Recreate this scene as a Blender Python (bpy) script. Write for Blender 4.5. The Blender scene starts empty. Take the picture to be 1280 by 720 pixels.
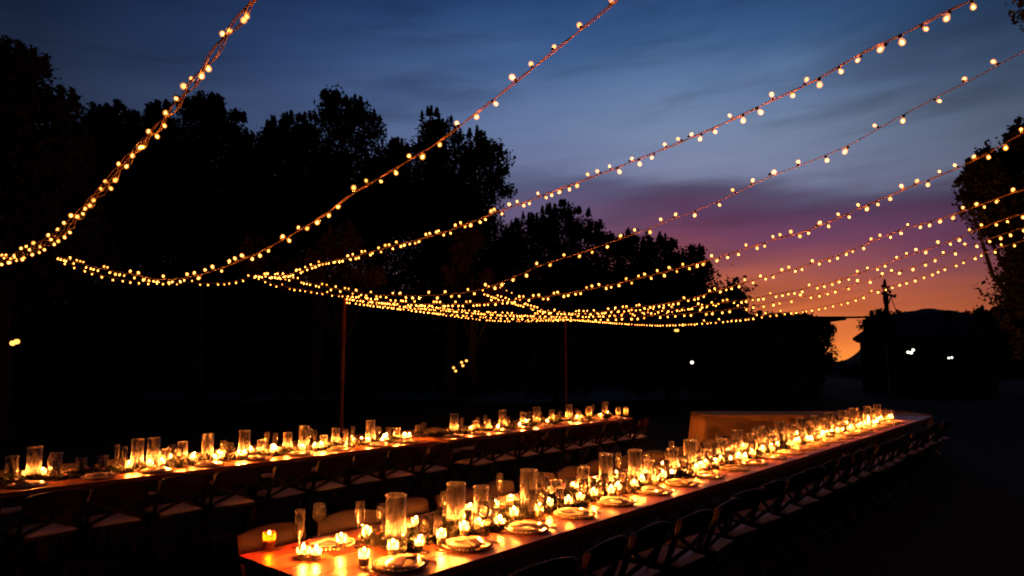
import bpy, math, random
import numpy as np
from mathutils import Vector, Matrix, Euler
random.seed(7); rng = np.random.default_rng(11)
R = math.radians
scene = bpy.context.scene
col = scene.collection

# ------------------------------------------------------------------ camera
F = 857.0; H = 1.75
PITCH = math.atan(92 / F)
cam = bpy.data.cameras.new('camera'); camo = bpy.data.objects.new('camera', cam); col.objects.link(camo)
camo.location = (0, 0, H); camo.rotation_euler = (R(90) + PITCH, 0, 0)
cam.sensor_width = 36; cam.lens = F / 1280 * 36; cam.clip_end = 4000; cam.clip_start = .05
scene.camera = camo

def ray(px, py):
    u = (px - 640) / F; v = (360 - py) / F
    c, s = math.cos(PITCH), math.sin(PITCH)
    return Vector((u, c - v * s, s + v * c))
def at(px, py, z):                      # point on the horizontal plane at height z
    d = ray(px, py); k = (z - H) / d.z
    return Vector((d.x * k, d.y * k, z))
def atY(px, py, Y):                     # point at distance Y in front of the viewpoint
    d = ray(px, py); k = Y / d.y
    return Vector((d.x * k, Y, H + d.z * k))

# ------------------------------------------------------------------ helpers
ONES = 'zeroth first second third fourth fifth sixth seventh eighth ninth tenth eleventh twelfth thirteenth fourteenth fifteenth sixteenth seventeenth eighteenth nineteenth'.split()
TENS = {2: 'twenty', 3: 'thirty', 4: 'forty', 5: 'fifty', 6: 'sixty', 7: 'seventy', 8: 'eighty', 9: 'ninety'}
TENTH = {2: 'twentieth', 3: 'thirtieth', 4: 'fortieth', 5: 'fiftieth', 6: 'sixtieth', 7: 'seventieth', 8: 'eightieth', 9: 'ninetieth'}
def nth(i):                             # 0 based
    i += 1
    if i < 20: return ONES[i]
    if i >= 100: return 'hundredth' if i == 100 else 'hundred-and-' + nth(i - 101)
    return TENTH[i // 10] if i % 10 == 0 else TENS[i // 10] + '-' + ONES[i % 10]

def tag(o, label=None, cat=None, group=None, kind=None):
    if label: o['label'] = label
    if cat: o['category'] = cat
    if group: o['group'] = group
    if kind: o['kind'] = kind
    return o
def empty(name, loc=(0, 0, 0), rz=0):
    o = bpy.data.objects.new(name, None); col.objects.link(o)
    o.empty_display_size = .1; o.location = loc; o.rotation_euler.z = rz
    return o
def copy_tree(o, parent=None):
    c = o.copy(); col.objects.link(c); c.parent = parent
    for ch in list(o.children): copy_tree(ch, c)
    return c

class MB:
    def __init__(s): s.v = []; s.f = []; s.m = []; s.sm = []
    def add(s, vs, fs, mi=0, smooth=False):
        b = len(s.v); s.v += [tuple(x) for x in vs]
        s.f += [tuple(b + i for i in f) for f in fs]; s.m += [mi] * len(fs); s.sm += [smooth] * len(fs)
        return s
    def box(s, c, d, rot=None, mi=0):
        vs = []
        for x in (-1, 1):
            for y in (-1, 1):
                for z in (-1, 1):
                    p = Vector((x * d[0] / 2, y * d[1] / 2, z * d[2] / 2))
                    if rot is not None: p = rot @ p
                    vs.append(p + Vector(c))
        fs = [(0, 1, 3, 2), (4, 6, 7, 5), (0, 4, 5, 1), (2, 3, 7, 6), (0, 2, 6, 4), (1, 5, 7, 3)]
        return s.add(vs, fs, mi)
    def bar(s, a, b, w, h, mi=0):       # rectangular bar from a to b
        a, b = Vector(a), Vector(b); d = (b - a); L = d.length
        q = d.to_track_quat('X', 'Z').to_matrix()
        return s.box((a + b) / 2, (L, w, h), q, mi)
    def tube(s, pts, r, n=8, mi=0, cap=True):
        pts = [Vector(p) for p in pts]; rs = r if isinstance(r, (list, tuple)) else [r] * len(pts)
        vs = []; fs = []
        up = Vector((0, 0, 1))
        for i, p in enumerate(pts):
            d = (pts[min(i + 1, len(pts) - 1)] - pts[max(i - 1, 0)]).normalized()
            a = d.cross(up)
            if a.length < 1e-3: a = d.cross(Vector((1, 0, 0)))
            a.normalize(); b = d.cross(a)
            for k in range(n):
                t = 2 * math.pi * k / n
                vs.append(p + (a * math.cos(t) + b * math.sin(t)) * rs[i])
        for i in range(len(pts) - 1):
            for k in range(n):
                fs.append((i * n + k, i * n + (k + 1) % n, (i + 1) * n + (k + 1) % n, (i + 1) * n + k))
        if cap:
            fs.append(tuple(range(n))); fs.append(tuple((len(pts) - 1) * n + k for k in reversed(range(n))))
        return s.add(vs, fs, mi, True)
    def lathe(s, prof, n=20, c=(0, 0, 0), mi=0, smooth=True, closed=False):
        vs = []; fs = []; m = len(prof)
        for k in range(n):
            t = 2 * math.pi * k / n
            for r, z in prof: vs.append((c[0] + r * math.cos(t), c[1] + r * math.sin(t), c[2] + z))
        for k in range(n):
            k2 = (k + 1) % n
            for i in range(m - 1 + (1 if closed else 0)):
                j = (i + 1) % m
                if prof[i][0] < 1e-6 and prof[j][0] < 1e-6: continue
                if prof[i][0] < 1e-6: fs.append((k * m + i, k2 * m + j, k * m + j))
                elif prof[j][0] < 1e-6: fs.append((k * m + i, k2 * m + i, k * m + j))
                else: fs.append((k * m + i, k2 * m + i, k2 * m + j, k * m + j))
        return s.add(vs, fs, mi, smooth)
    def mesh(s, name, mats):
        me = bpy.data.meshes.new(name); me.from_pydata(s.v, [], s.f)
        for m in (mats if isinstance(mats, (list, tuple)) else [mats]): me.materials.append(m)
        me.polygons.foreach_set('material_index', s.m); me.polygons.foreach_set('use_smooth', s.sm)
        me.update(); return me
    def build(s, name, mats, parent=None, bevel=0):
        o = bpy.data.objects.new(name, s.mesh(name, mats)); col.objects.link(o); o.parent = parent
        if bevel:
            b = o.modifiers.new('bevel', 'BEVEL'); b.width = bevel; b.segments = 2; b.limit_method = 'ANGLE'
        return o

# ------------------------------------------------------------------ materials
def mat(name, color=(.5, .5, .5), rough=.5, metal=0, spec=.5, var=0, scale=8, bump=0, bscale=60, stretch=None, coat=0):
    m = bpy.data.materials.new(name); m.use_nodes = True; nt = m.node_tree; N = nt.nodes; L = nt.links
    p = N['Principled BSDF']; p.inputs['Base Color'].default_value = (*color, 1)
    p.inputs['Roughness'].default_value = rough; p.inputs['Metallic'].default_value = metal
    p.inputs['Specular IOR Level'].default_value = spec; p.inputs['Coat Weight'].default_value = coat
    tc = N.new('ShaderNodeTexCoord'); mp = N.new('ShaderNodeMapping'); L.new(tc.outputs['Object'], mp.inputs[0])
    if stretch: mp.inputs['Scale'].default_value = stretch
    if var:
        n = N.new('ShaderNodeTexNoise'); n.inputs['Scale'].default_value = scale; n.inputs['Detail'].default_value = 6
        L.new(mp.outputs[0], n.inputs['Vector'])
        cr = N.new('ShaderNodeValToRGB'); L.new(n.outputs[0], cr.inputs[0])
        cr.color_ramp.elements[0].position = .3; cr.color_ramp.elements[1].position = .7
        cr.color_ramp.elements[0].color = (*[c * (1 - var) for c in color], 1)
        cr.color_ramp.elements[1].color = (*[min(1, c * (1 + var)) for c in color], 1)
        L.new(cr.outputs[0], p.inputs['Base Color'])
        rr = N.new('ShaderNodeMapRange'); L.new(n.outputs[0], rr.inputs[0])
        rr.inputs['To Min'].default_value = rough * .8; rr.inputs['To Max'].default_value = min(1, rough * 1.25)
        L.new(rr.outputs[0], p.inputs['Roughness'])
    if bump:
        n2 = N.new('ShaderNodeTexNoise'); n2.inputs['Scale'].default_value = bscale; n2.inputs['Detail'].default_value = 4
        L.new(mp.outputs[0], n2.inputs['Vector'])
        b = N.new('ShaderNodeBump'); b.inputs['Strength'].default_value = bump; b.inputs['Distance'].default_value = .01
        L.new(n2.outputs[0], b.inputs['Height']); L.new(b.outputs[0], p.inputs['Normal'])
    return m
def emit(name, color, strength):
    m = bpy.data.materials.new(name); m.use_nodes = True; nt = m.node_tree; nt.nodes.clear()
    e = nt.nodes.new('ShaderNodeEmission'); o = nt.nodes.new('ShaderNodeOutputMaterial')
    e.inputs[0].default_value = (*color, 1); e.inputs[1].default_value = strength
    nt.links.new(e.outputs[0], o.inputs[0]); return m
def thin_glass(name, tint=(1, 1, 1), haze=.18, rough=.04, edge=1.5, hcol=(.9, .85, .75)):
    # thin walled glass: transparent + fresnel gloss + milky scatter, stronger at edges, imitating candle glow
    m = bpy.data.materials.new(name); m.use_nodes = True; nt = m.node_tree; N = nt.nodes; L = nt.links; N.clear()
    o = N.new('ShaderNodeOutputMaterial'); tr = N.new('ShaderNodeBsdfTransparent'); tr.inputs[0].default_value = (*tint, 1)
    gl = N.new('ShaderNodeBsdfGlossy'); gl.inputs['Roughness'].default_value = rough
    tc = N.new('ShaderNodeTexCoord'); n = N.new('ShaderNodeTexNoise'); n.inputs['Scale'].default_value = 45; n.inputs['Detail'].default_value = 5
    L.new(tc.outputs['Object'], n.inputs['Vector'])
    b = N.new('ShaderNodeBump'); b.inputs['Strength'].default_value = .15; b.inputs['Distance'].default_value = .004
    L.new(n.outputs[0], b.inputs['Height']); L.new(b.outputs[0], gl.inputs['Normal'])
    fr = N.new('ShaderNodeFresnel'); fr.inputs[0].default_value = edge; L.new(b.outputs[0], fr.inputs['Normal'])
    m1 = N.new('ShaderNodeMixShader'); L.new(fr.outputs[0], m1.inputs[0]); L.new(tr.outputs[0], m1.inputs[1]); L.new(gl.outputs[0], m1.inputs[2])
    df = N.new('ShaderNodeBsdfDiffuse'); df.inputs[0].default_value = (*hcol, 1)
    tl = N.new('ShaderNodeBsdfTranslucent'); tl.inputs[0].default_value = (*hcol, 1)
    m2 = N.new('ShaderNodeMixShader'); m2.inputs[0].default_value = .5; L.new(df.outputs[0], m2.inputs[1]); L.new(tl.outputs[0], m2.inputs[2])
    mr = N.new('ShaderNodeMapRange'); L.new(n.outputs[0], mr.inputs[0]); mr.inputs['From Min'].default_value = .35; mr.inputs['From Max'].default_value = .75
    mr.inputs['To Min'].default_value = haze * .4; mr.inputs['To Max'].default_value = haze * 1.8
    m3 = N.new('ShaderNodeMixShader')
    lw = N.new('ShaderNodeLayerWeight'); lw.inputs[0].default_value = .5
    p4 = N.new('ShaderNodeMath'); p4.operation = 'POWER'; L.new(lw.outputs['Facing'], p4.inputs[0]); p4.inputs[1].default_value = 5
    pw = N.new('ShaderNodeMath'); pw.operation = 'MULTIPLY_ADD'; L.new(p4.outputs[0], pw.inputs[0]); pw.inputs[1].default_value = 1.4; pw.inputs[2].default_value = .13
    mm = N.new('ShaderNodeMath'); mm.operation = 'MULTIPLY'; mm.use_clamp = True; L.new(mr.outputs[0], mm.inputs[0]); L.new(pw.outputs[0], mm.inputs[1])
    mm2 = N.new('ShaderNodeMath'); mm2.operation = 'MULTIPLY'; mm2.use_clamp = True; L.new(mm.outputs[0], mm2.inputs[0]); mm2.inputs[1].default_value = 2.2
    L.new(mm2.outputs[0], m3.inputs[0]); L.new(m1.outputs[0], m3.inputs[1]); L.new(m2.outputs[0], m3.inputs[2])
    L.new(m3.outputs[0], o.inputs[0]); return m
def wax_mat(name, c):
    m = bpy.data.materials.new(name); m.use_nodes = True; nt = m.node_tree; N = nt.nodes; L = nt.links; N.clear()
    o = N.new('ShaderNodeOutputMaterial'); d = N.new('ShaderNodeBsdfDiffuse'); d.inputs[0].default_value = (*c, 1)
    t = N.new('ShaderNodeBsdfTranslucent'); t.inputs[0].default_value = (*c, 1)
    x = N.new('ShaderNodeMixShader'); x.inputs[0].default_value = .45
    L.new(d.outputs[0], x.inputs[1]); L.new(t.outputs[0], x.inputs[2]); L.new(x.outputs[0], o.inputs[0]); return m
def leaf_mat(name, c, tr=.3, rough=.5):
    m = mat(name, c, rough, var=.45, scale=1.3); nt = m.node_tree; N = nt.nodes; L = nt.links
    p = N['Principled BSDF']; o = N['Material Output']
    t = N.new('ShaderNodeBsdfTranslucent'); t.inputs[0].default_value = (*[x * 1.3 for x in c], 1)
    x = N.new('ShaderNodeMixShader'); x.inputs[0].default_value = tr
    L.new(p.outputs[0], x.inputs[1]); L.new(t.outputs[0], x.inputs[2]); L.new(x.outputs[0], o.inputs[0]); return m

M = {}
M['ground'] = mat('dark_lawn_soil', (.018, .018, .012), .95, var=.5, scale=1.5, bump=.8, bscale=25, spec=.1)
M['wood'] = mat('varnished_table_wood', (.27, .10, .036), .33, var=.45, scale=5, bump=.22, bscale=14, stretch=(.35, 9, 9), spec=.22)
M['wood_dark'] = mat('dark_table_wood', (.035, .018, .010), .5, var=.4, scale=6, bump=.2, bscale=20, stretch=(1, 8, 8))
M['chair'] = mat('mahogany_lacquer', (.024, .008, .005), .5, spec=.3, var=.4, scale=10, bump=.08, bscale=40)
M['seat'] = mat('ivory_vinyl', (.84, .62, .47), .45, var=.08, scale=12, bump=.12, bscale=30)
M['cloth'] = mat('candle_tinted_linen', (.86, .52, .19), .85, var=.06, scale=20, bump=.3, bscale=180, spec=.2)  # ivory linen with the orange of the candlelight mixed into its colour
M['china'] = mat('cream_china', (.72, .64, .52), .18, var=.03)
M['charger'] = mat('gilt_glass', (.55, .36, .16), .28, metal=.25, var=.2, scale=60)
M['napkin'] = mat('napkin_linen', (.62, .48, .38), .9, var=.1, scale=30, bump=.3, bscale=150, spec=.2)
M['steel'] = mat('gilt_cutlery', (.75, .58, .35), .22, metal=1, var=.05)
M['glass'] = thin_glass('clear_glass', haze=.10, hcol=(.9, .8, .6))
M['vase'] = thin_glass('hurricane_glass', haze=.15, rough=.08, edge=1.55, hcol=(.95, .85, .7))
M['rim'] = thin_glass('ground_glass_rim', haze=.50, rough=.15, edge=1.6, hcol=(.95, .88, .75))
M['votive'] = thin_glass('votive_glass', tint=(1, .95, .88), haze=.24, rough=.12, hcol=(.95, .85, .65))
M['amber'] = thin_glass('amber_glass', tint=(1, .45, .10), haze=.32, rough=.12, hcol=(.9, .34, .07))
M['wax'] = wax_mat('candle_wax', (.85, .74, .52))
M['wick'] = mat('charred_wick', (.01, .01, .01), .9)
M['flame'] = emit('flame', (1, .235, .034), 3200)
M['leaf'] = leaf_mat('tree_leaves', (.022, .027, .012), .2, .7)
M['leaf2'] = leaf_mat('bush_leaves', (.026, .032, .015), .2)
M['warm_lit_leaf'] = leaf_mat('warm_lit_leaves', (.16, .085, .04), .3)  # leaves lightened and browned to imitate glow from the string lights
M['garland'] = leaf_mat('garland_leaves', (.030, .036, .015), .2, .5)
M['bloom'] = mat('dusty_pink_petals', (.42, .20, .14), .7, var=.25, scale=40)
M['bark'] = mat('rough_bark', (.022, .017, .013), .95, var=.4, scale=6, bump=.8, bscale=14)
M['pole'] = mat('rusty_painted_steel', (.34, .10, .055), .6, var=.3, scale=6, bump=.2)
M['wire'] = mat('bulb_tinted_cable', (.58, .34, .12), .35, var=.15, metal=.3)  # brown cable, orange light of the bulbs put into its colour
M['wall'] = mat('dark_plaster', (.10, .085, .07), .9, var=.15, scale=3, bump=.3)
M['roof'] = mat('roof_tiles', (.05, .035, .03), .85, var=.3, scale=5, bump=.6, bscale=20)
M['metal'] = mat('black_metal', (.02, .02, .02), .5, metal=.6)
M['bulb_core'] = emit('glowing_filament', (1, .26, .032), 30)
M['bulb_dim'] = emit('dimmer_filament', (1, .25, .028), 12)
M['lamp_white'] = emit('cool_lamp', (1, .93, .75), 3)
M['lamp_warm'] = emit('warm_lamp', (1, .40, .07), 3)
M['pane'] = mat('dark_window_pane', (.008, .009, .012), .35, spec=.15)
# glowing globe around the filament
m = bpy.data.materials.new('glowing_globe'); m.use_nodes = True; nt = m.node_tree; nt.nodes.clear()
o_ = nt.nodes.new('ShaderNodeOutputMaterial'); e_ = nt.nodes.new('ShaderNodeEmission'); t_ = nt.nodes.new('ShaderNodeBsdfTransparent')
e_.inputs[0].default_value = (1, .30, .045, 1); e_.inputs[1].default_value = 46
nt.links.new(t_.outputs[0], o_.inputs[0]); nt.links.new(e_.outputs[0], o_.inputs[1])
M['globe'] = m; m.cycles.emission_sampling = 'NONE'

# ------------------------------------------------------------------ sky
w = bpy.data.worlds.new('World'); scene.world = w; w.use_nodes = True
nt = w.node_tree; N = nt.nodes; L = nt.links; N.clear()
out = N.new('ShaderNodeOutputWorld'); bg = N.new('ShaderNodeBackground'); L.new(bg.outputs[0], out.inputs[0])
tc = N.new('ShaderNodeTexCoord'); sx = N.new('ShaderNodeSeparateXYZ'); L.new(tc.outputs['Generated'], sx.inputs[0])
def math_(op, a, b=None, c=None):
    n = N.new('ShaderNodeMath'); n.operation = op
    for i, x in enumerate((a, b, c)):
        if x is None: continue
        if isinstance(x, (int, float)): n.inputs[i].default_value = x
        else: L.new(x, n.inputs[i])
    return n.outputs[0]
el = math_('MULTIPLY', math_('ARCSINE', sx.outputs[2]), 180 / math.pi)
az = math_('MULTIPLY', math_('ARCTAN2', sx.outputs[0], sx.outputs[1]), 180 / math.pi)
cv = N.new('ShaderNodeCombineXYZ'); L.new(math_('MULTIPLY', az, .035), cv.inputs[0]); L.new(math_('MULTIPLY', math_('SUBTRACT', el, math_('MULTIPLY', az, .10)), .20), cv.inputs[1])
nz = N.new('ShaderNodeTexNoise'); nz.inputs['Scale'].default_value = 1.6; nz.inputs['Detail'].default_value = 5; nz.inputs['Roughness'].default_value = .5
L.new(cv.outputs[0], nz.inputs['Vector'])
warp = math_('MULTIPLY', math_('SUBTRACT', nz.outputs[0], .5), 4.2)
el2 = math_('ADD', math_('ADD', el, warp), math_('MULTIPLY', math_('MAXIMUM', math_('SUBTRACT', az, 5), 0), .085))
def s2l(c): return tuple(((x / 255) / 12.92 if x / 255 <= .04045 else ((x / 255 + .055) / 1.055) ** 2.4) for x in c)
def ramp(fac, stops, lo, hi, color=True):
    mr = N.new('ShaderNodeMapRange'); mr.inputs['From Min'].default_value = lo; mr.inputs['From Max'].default_value = hi
    L.new(fac, mr.inputs[0]); cr = N.new('ShaderNodeValToRGB'); L.new(mr.outputs[0], cr.inputs[0]); e = cr.color_ramp.elements
    for i, (p, c) in enumerate(stops):
        p = (p - lo) / (hi - lo)
        if i < 2: el_ = e[i]; el_.position = p
        else: el_ = e.new(p)
        el_.color = (*s2l(c), 1) if color else (c, c, c, 1)
    return cr.outputs[0]
glow = ramp(el2, [(0, (255, 146, 62)), (2, (255, 146, 62)), (4, (236, 124, 58)), (6, (204, 100, 60)), (8.5, (150, 78, 80)), (11, (114, 61, 90)),
                  (13.2, (86, 56, 90)), (14.6, (86, 76, 106)), (16.0, (122, 129, 160)), (19.5, (120, 138, 170)), (23, (92, 119, 160)), (26.5, (57, 90, 137)), (31, (32, 58, 108)), (45, (16, 32, 68)), (90, (8, 16, 38))], 0, 90)
cold = ramp(el2, [(0, (120, 84, 96)), (6, (110, 84, 108)), (10, (100, 92, 124)), (14, (104, 112, 152)), (18, (88, 110, 158)), (24, (56, 84, 136)), (29, (36, 64, 114)), (45, (14, 30, 66)), (90, (8, 16, 38))], 0, 90)
azf = ramp(az, [(-180, .0), (-20, .0), (4, .55), (14, 1.), (60, 1.), (180, .0)], -180, 180, False)
mixc = N.new('ShaderNodeMix'); mixc.data_type = 'RGBA'; L.new(azf, mixc.inputs[0]); L.new(cold, mixc.inputs[6]); L.new(glow, mixc.inputs[7])
dim = ramp(az, [(-180, .07), (-60, .06), (-36, .17), (-26, .36), (-14, .70), (0, .97), (15, 1.0), (23, .92), (29, .66), (36, .38), (70, .12), (180, .07)], -180, 180, False)
dimlow = ramp(az, [(-180, .07), (-60, .06), (-36, .17), (-26, .36), (-14, .70), (0, .97), (15, 1.0), (23, 1.0), (29, .97), (36, .72), (70, .12), (180, .07)], -180, 180, False)
mrl = N.new('ShaderNodeMapRange'); mrl.inputs['From Min'].default_value = 9; mrl.inputs['From Max'].default_value = 18; L.new(el, mrl.inputs[0])
mdim = N.new('ShaderNodeMix'); mdim.data_type = 'RGBA'; L.new(mrl.outputs[0], mdim.inputs[0]); L.new(dimlow, mdim.inputs[6]); L.new(dim, mdim.inputs[7])
cv2 = N.new('ShaderNodeCombineXYZ'); L.new(math_('MULTIPLY', az, .06), cv2.inputs[0]); L.new(math_('MULTIPLY', math_('SUBTRACT', el, math_('MULTIPLY', az, .06)), .42), cv2.inputs[1])
nz2 = N.new('ShaderNodeTexNoise'); nz2.inputs['Scale'].default_value = .9; nz2.inputs['Detail'].default_value = 6; nz2.inputs['Roughness'].default_value = .55; nz2.inputs['Distortion'].default_value = .4
L.new(cv2.outputs[0], nz2.inputs['Vector'])
streak = ramp(nz2.outputs[0], [(.30, .70), (.47, .95), (.62, 1.04), (1, 1.1)], 0, 1, False)
mst = N.new('ShaderNodeMix'); mst.data_type = 'RGBA'; mst.blend_type = 'MULTIPLY'; mst.inputs[0].default_value = 1; L.new(mdim.outputs[2], mst.inputs[6]); L.new(streak, mst.inputs[7])
hsv = N.new('ShaderNodeMix'); hsv.data_type = 'RGBA'; hsv.blend_type = 'MULTIPLY'; hsv.inputs[0].default_value = 1
L.new(mixc.outputs[2], hsv.inputs[6]); L.new(mst.outputs[2], hsv.inputs[7])
sky = N.new('ShaderNodeTexSky'); sky.sky_type = 'NISHITA'; sky.sun_disc = False
sky.sun_elevation = R(-4); sky.sun_rotation = R(26)
sk = N.new('ShaderNodeMix'); sk.data_type = 'RGBA'; sk.blend_type = 'ADD'; sk.inputs[0].default_value = .05
L.new(hsv.outputs[2], sk.inputs[6]); L.new(sky.outputs[0], sk.inputs[7])
L.new(sk.outputs[2], bg.inputs[0]); bg.inputs[1].default_value = 1.0

# ------------------------------------------------------------------ ground
g = MB(); n = 40
vs = []; fs = []
S = [-1500, -400, -150, -80] + list(np.linspace(-50, 60, 56)) + [90, 160, 400, 1500]
for y in S:
    for x in S:
        near = abs(x) < 55 and abs(y) < 70
        vs.append((x, y, (-.012 + .010 * math.sin(x * 1.3) * math.cos(y * .9)) if near else -.012))
k = len(S)
for j in range(k - 1):
    for i in range(k - 1): fs.append((j * k + i, j * k + i + 1, (j + 1) * k + i + 1, (j + 1) * k + i))
g.add(vs, fs, 0, True); tag(g.build('ground', M['ground']), kind='structure')

# ------------------------------------------------------------------ table frame
ta = math.atan2(ray(1384, 452).y, ray(1384, 452).x)
T = Vector((math.cos(ta), math.sin(ta), 0)); Nn = Vector((math.sin(ta), -math.cos(ta), 0))
A0 = at(297, 694, .75); P0 = at(537, 718, .75); C0 = at(1168, 520.5, .75)
W = (P0 - A0).dot(Nn); LEN = (C0 - A0).dot(T)
A0.z = 0
def tp(u, v, z=0): return A0 + T * u + Nn * v + Vector((0, 0, z))
def uof(px, py, z): return (at(px, py, z) - A0).dot(T)
def vof(px, py, z): return (at(px, py, z) - A0).dot(Nn)
V2 = (vof(0, 618, .75) + vof(537, 552, .75)) / 2          # near edge of the left tables
W2 = .80
print('W', W, 'LEN', LEN, 'V2', V2)

def make_table(name, label, u0, u1, v0, v1, nlegs, joints):
    c = tp((u0 + u1) / 2, (v0 + v1) / 2); t = empty(name, c, ta); Lh = (u1 - u0) / 2; Wh = (v1 - v0) / 2
    tag(t, label, 'table', 'long wooden banquet tables')
    # planked tops, one board set per trestle length
    for i in range(joints):
        a = -Lh + 2 * Lh * i / joints; b = -Lh + 2 * Lh * (i + 1) / joints - .004
        mb = MB(); nb = 5
        for k in range(nb):
            y0 = -Wh + 2 * Wh * k / nb; y1 = -Wh + 2 * Wh * (k + 1) / nb - .006
            mb.box(((a + b) / 2, (y0 + y1) / 2, .73), (b - a, y1 - y0, .04))
        mb.build('tabletop', M['wood'], t, .003)
    ap = MB()
    for s in (-1, 1): ap.box((0, s * (Wh - .08), .665), (2 * Lh - .2, .025, .088))
    for s in (-1, 1): ap.box((s * (Lh - .1), 0, .665), (.025, 2 * Wh - .18, .088))
    ap.build('apron', M['wood_dark'], t)
    for i in range(nlegs):
        x = -Lh + .14 + (2 * Lh - .28) * i / (nlegs - 1)
        for s in (-1, 1):
            lg = MB(); lg.box((x, s * (Wh - .12), .31), (.07, .07, .62)); lg.build('leg', M['wood_dark'], t, .004)
    return t
make_table('banquet_table', 'longest varnished wooden table, running from the near centre to the cloth table', 0, LEN, 0, W, 9, 7)
UA0, UA1 = uof(0, 618, .75) - 1.6, uof(541, 551, .75)
UB0, UB1 = uof(560, 550, .75), uof(798, 523, .75)
make_table('banquet_table', 'left wooden table that runs out of the picture, holding glowing hurricane vases', UA0, UA1, V2 - W2, V2, 4, 3)
make_table('banquet_table', 'farther wooden table on the left, just beyond the gap behind the pole', UB0, UB1, V2 - W2, V2, 4, 3)
print('UA', UA0, UA1, 'UB', UB0, UB1)

# cloth-draped table across the far end
def cloth_table():
    a = at(878, 517.5, .76); b = at(1163, 515.5, .76)
    yf = at(1000, 518.3, .76).y; yb = at(1000, 514.0, .76).y
    x0 = (878 - 640) / F * yf * .9945; x1 = (1160 - 640) / F * yf * .9945
    t = empty('cloth_table', ((x0 + x1) / 2, (yf + yb) / 2, 0)); tag(t, 'table under a floor-length cloth tinted candlelight orange standing across the far end', 'table')
    hx, hy = (x1 - x0) / 2, (yb - yf) / 2
    mb = MB(); per = []
    nx, ny = 90, 26
    for i in range(nx): per.append((-hx + 2 * hx * i / nx, -hy, 0, -1))
    for i in range(ny): per.append((hx, -hy + 2 * hy * i / ny, 1, 0))
    for i in range(nx): per.append((hx - 2 * hx * i / nx, hy, 0, 1))
    for i in range(ny): per.append((-hx, hy - 2 * hy * i / ny, -1, 0))
    rows = [(.76, 0), (.757, .008), (.74, .014), (.6, .02), (.4, .03), (.2, .042), (.02, .055)]
    vs = []; P = len(per); ph = [random.uniform(0, 6) for _ in range(5)]
    for (z, o) in rows:
        for i, (x, y, dx, dy) in enumerate(per):
            fl = (.76 - z) / .76
            wv = (math.sin(i * .55 + ph[0]) + .6 * math.sin(i * .23 + ph[1]) + .4 * math.sin(i * 1.1 + ph[2])) * .032 * fl
            k = o + wv + fl * .012
            if dx == -1 or dx == 1: k += fl * .05
            vs.append((x + dx * k, y + dy * k, z))
    fs = [(r * P + i, r * P + (i + 1) % P, (r + 1) * P + (i + 1) % P, (r + 1) * P + i) for r in range(len(rows) - 1) for i in range(P)]
    fs.append(tuple(range(P)))
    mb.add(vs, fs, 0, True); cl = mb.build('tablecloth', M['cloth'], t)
    tb = MB(); tb.box((0, 0, .735), (2 * hx - .02, 2 * hy - .02, .035)); tb.build('tabletop', M['wood_dark'], t)
    for sx_ in (-1, 1):
        for sy in (-1, 1):
            l = MB(); l.box((sx_ * (hx - .15), sy * (hy - .12), .355), (.05, .05, .71)); l.build('leg', M['wood_dark'], t)
cloth_table()

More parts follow.
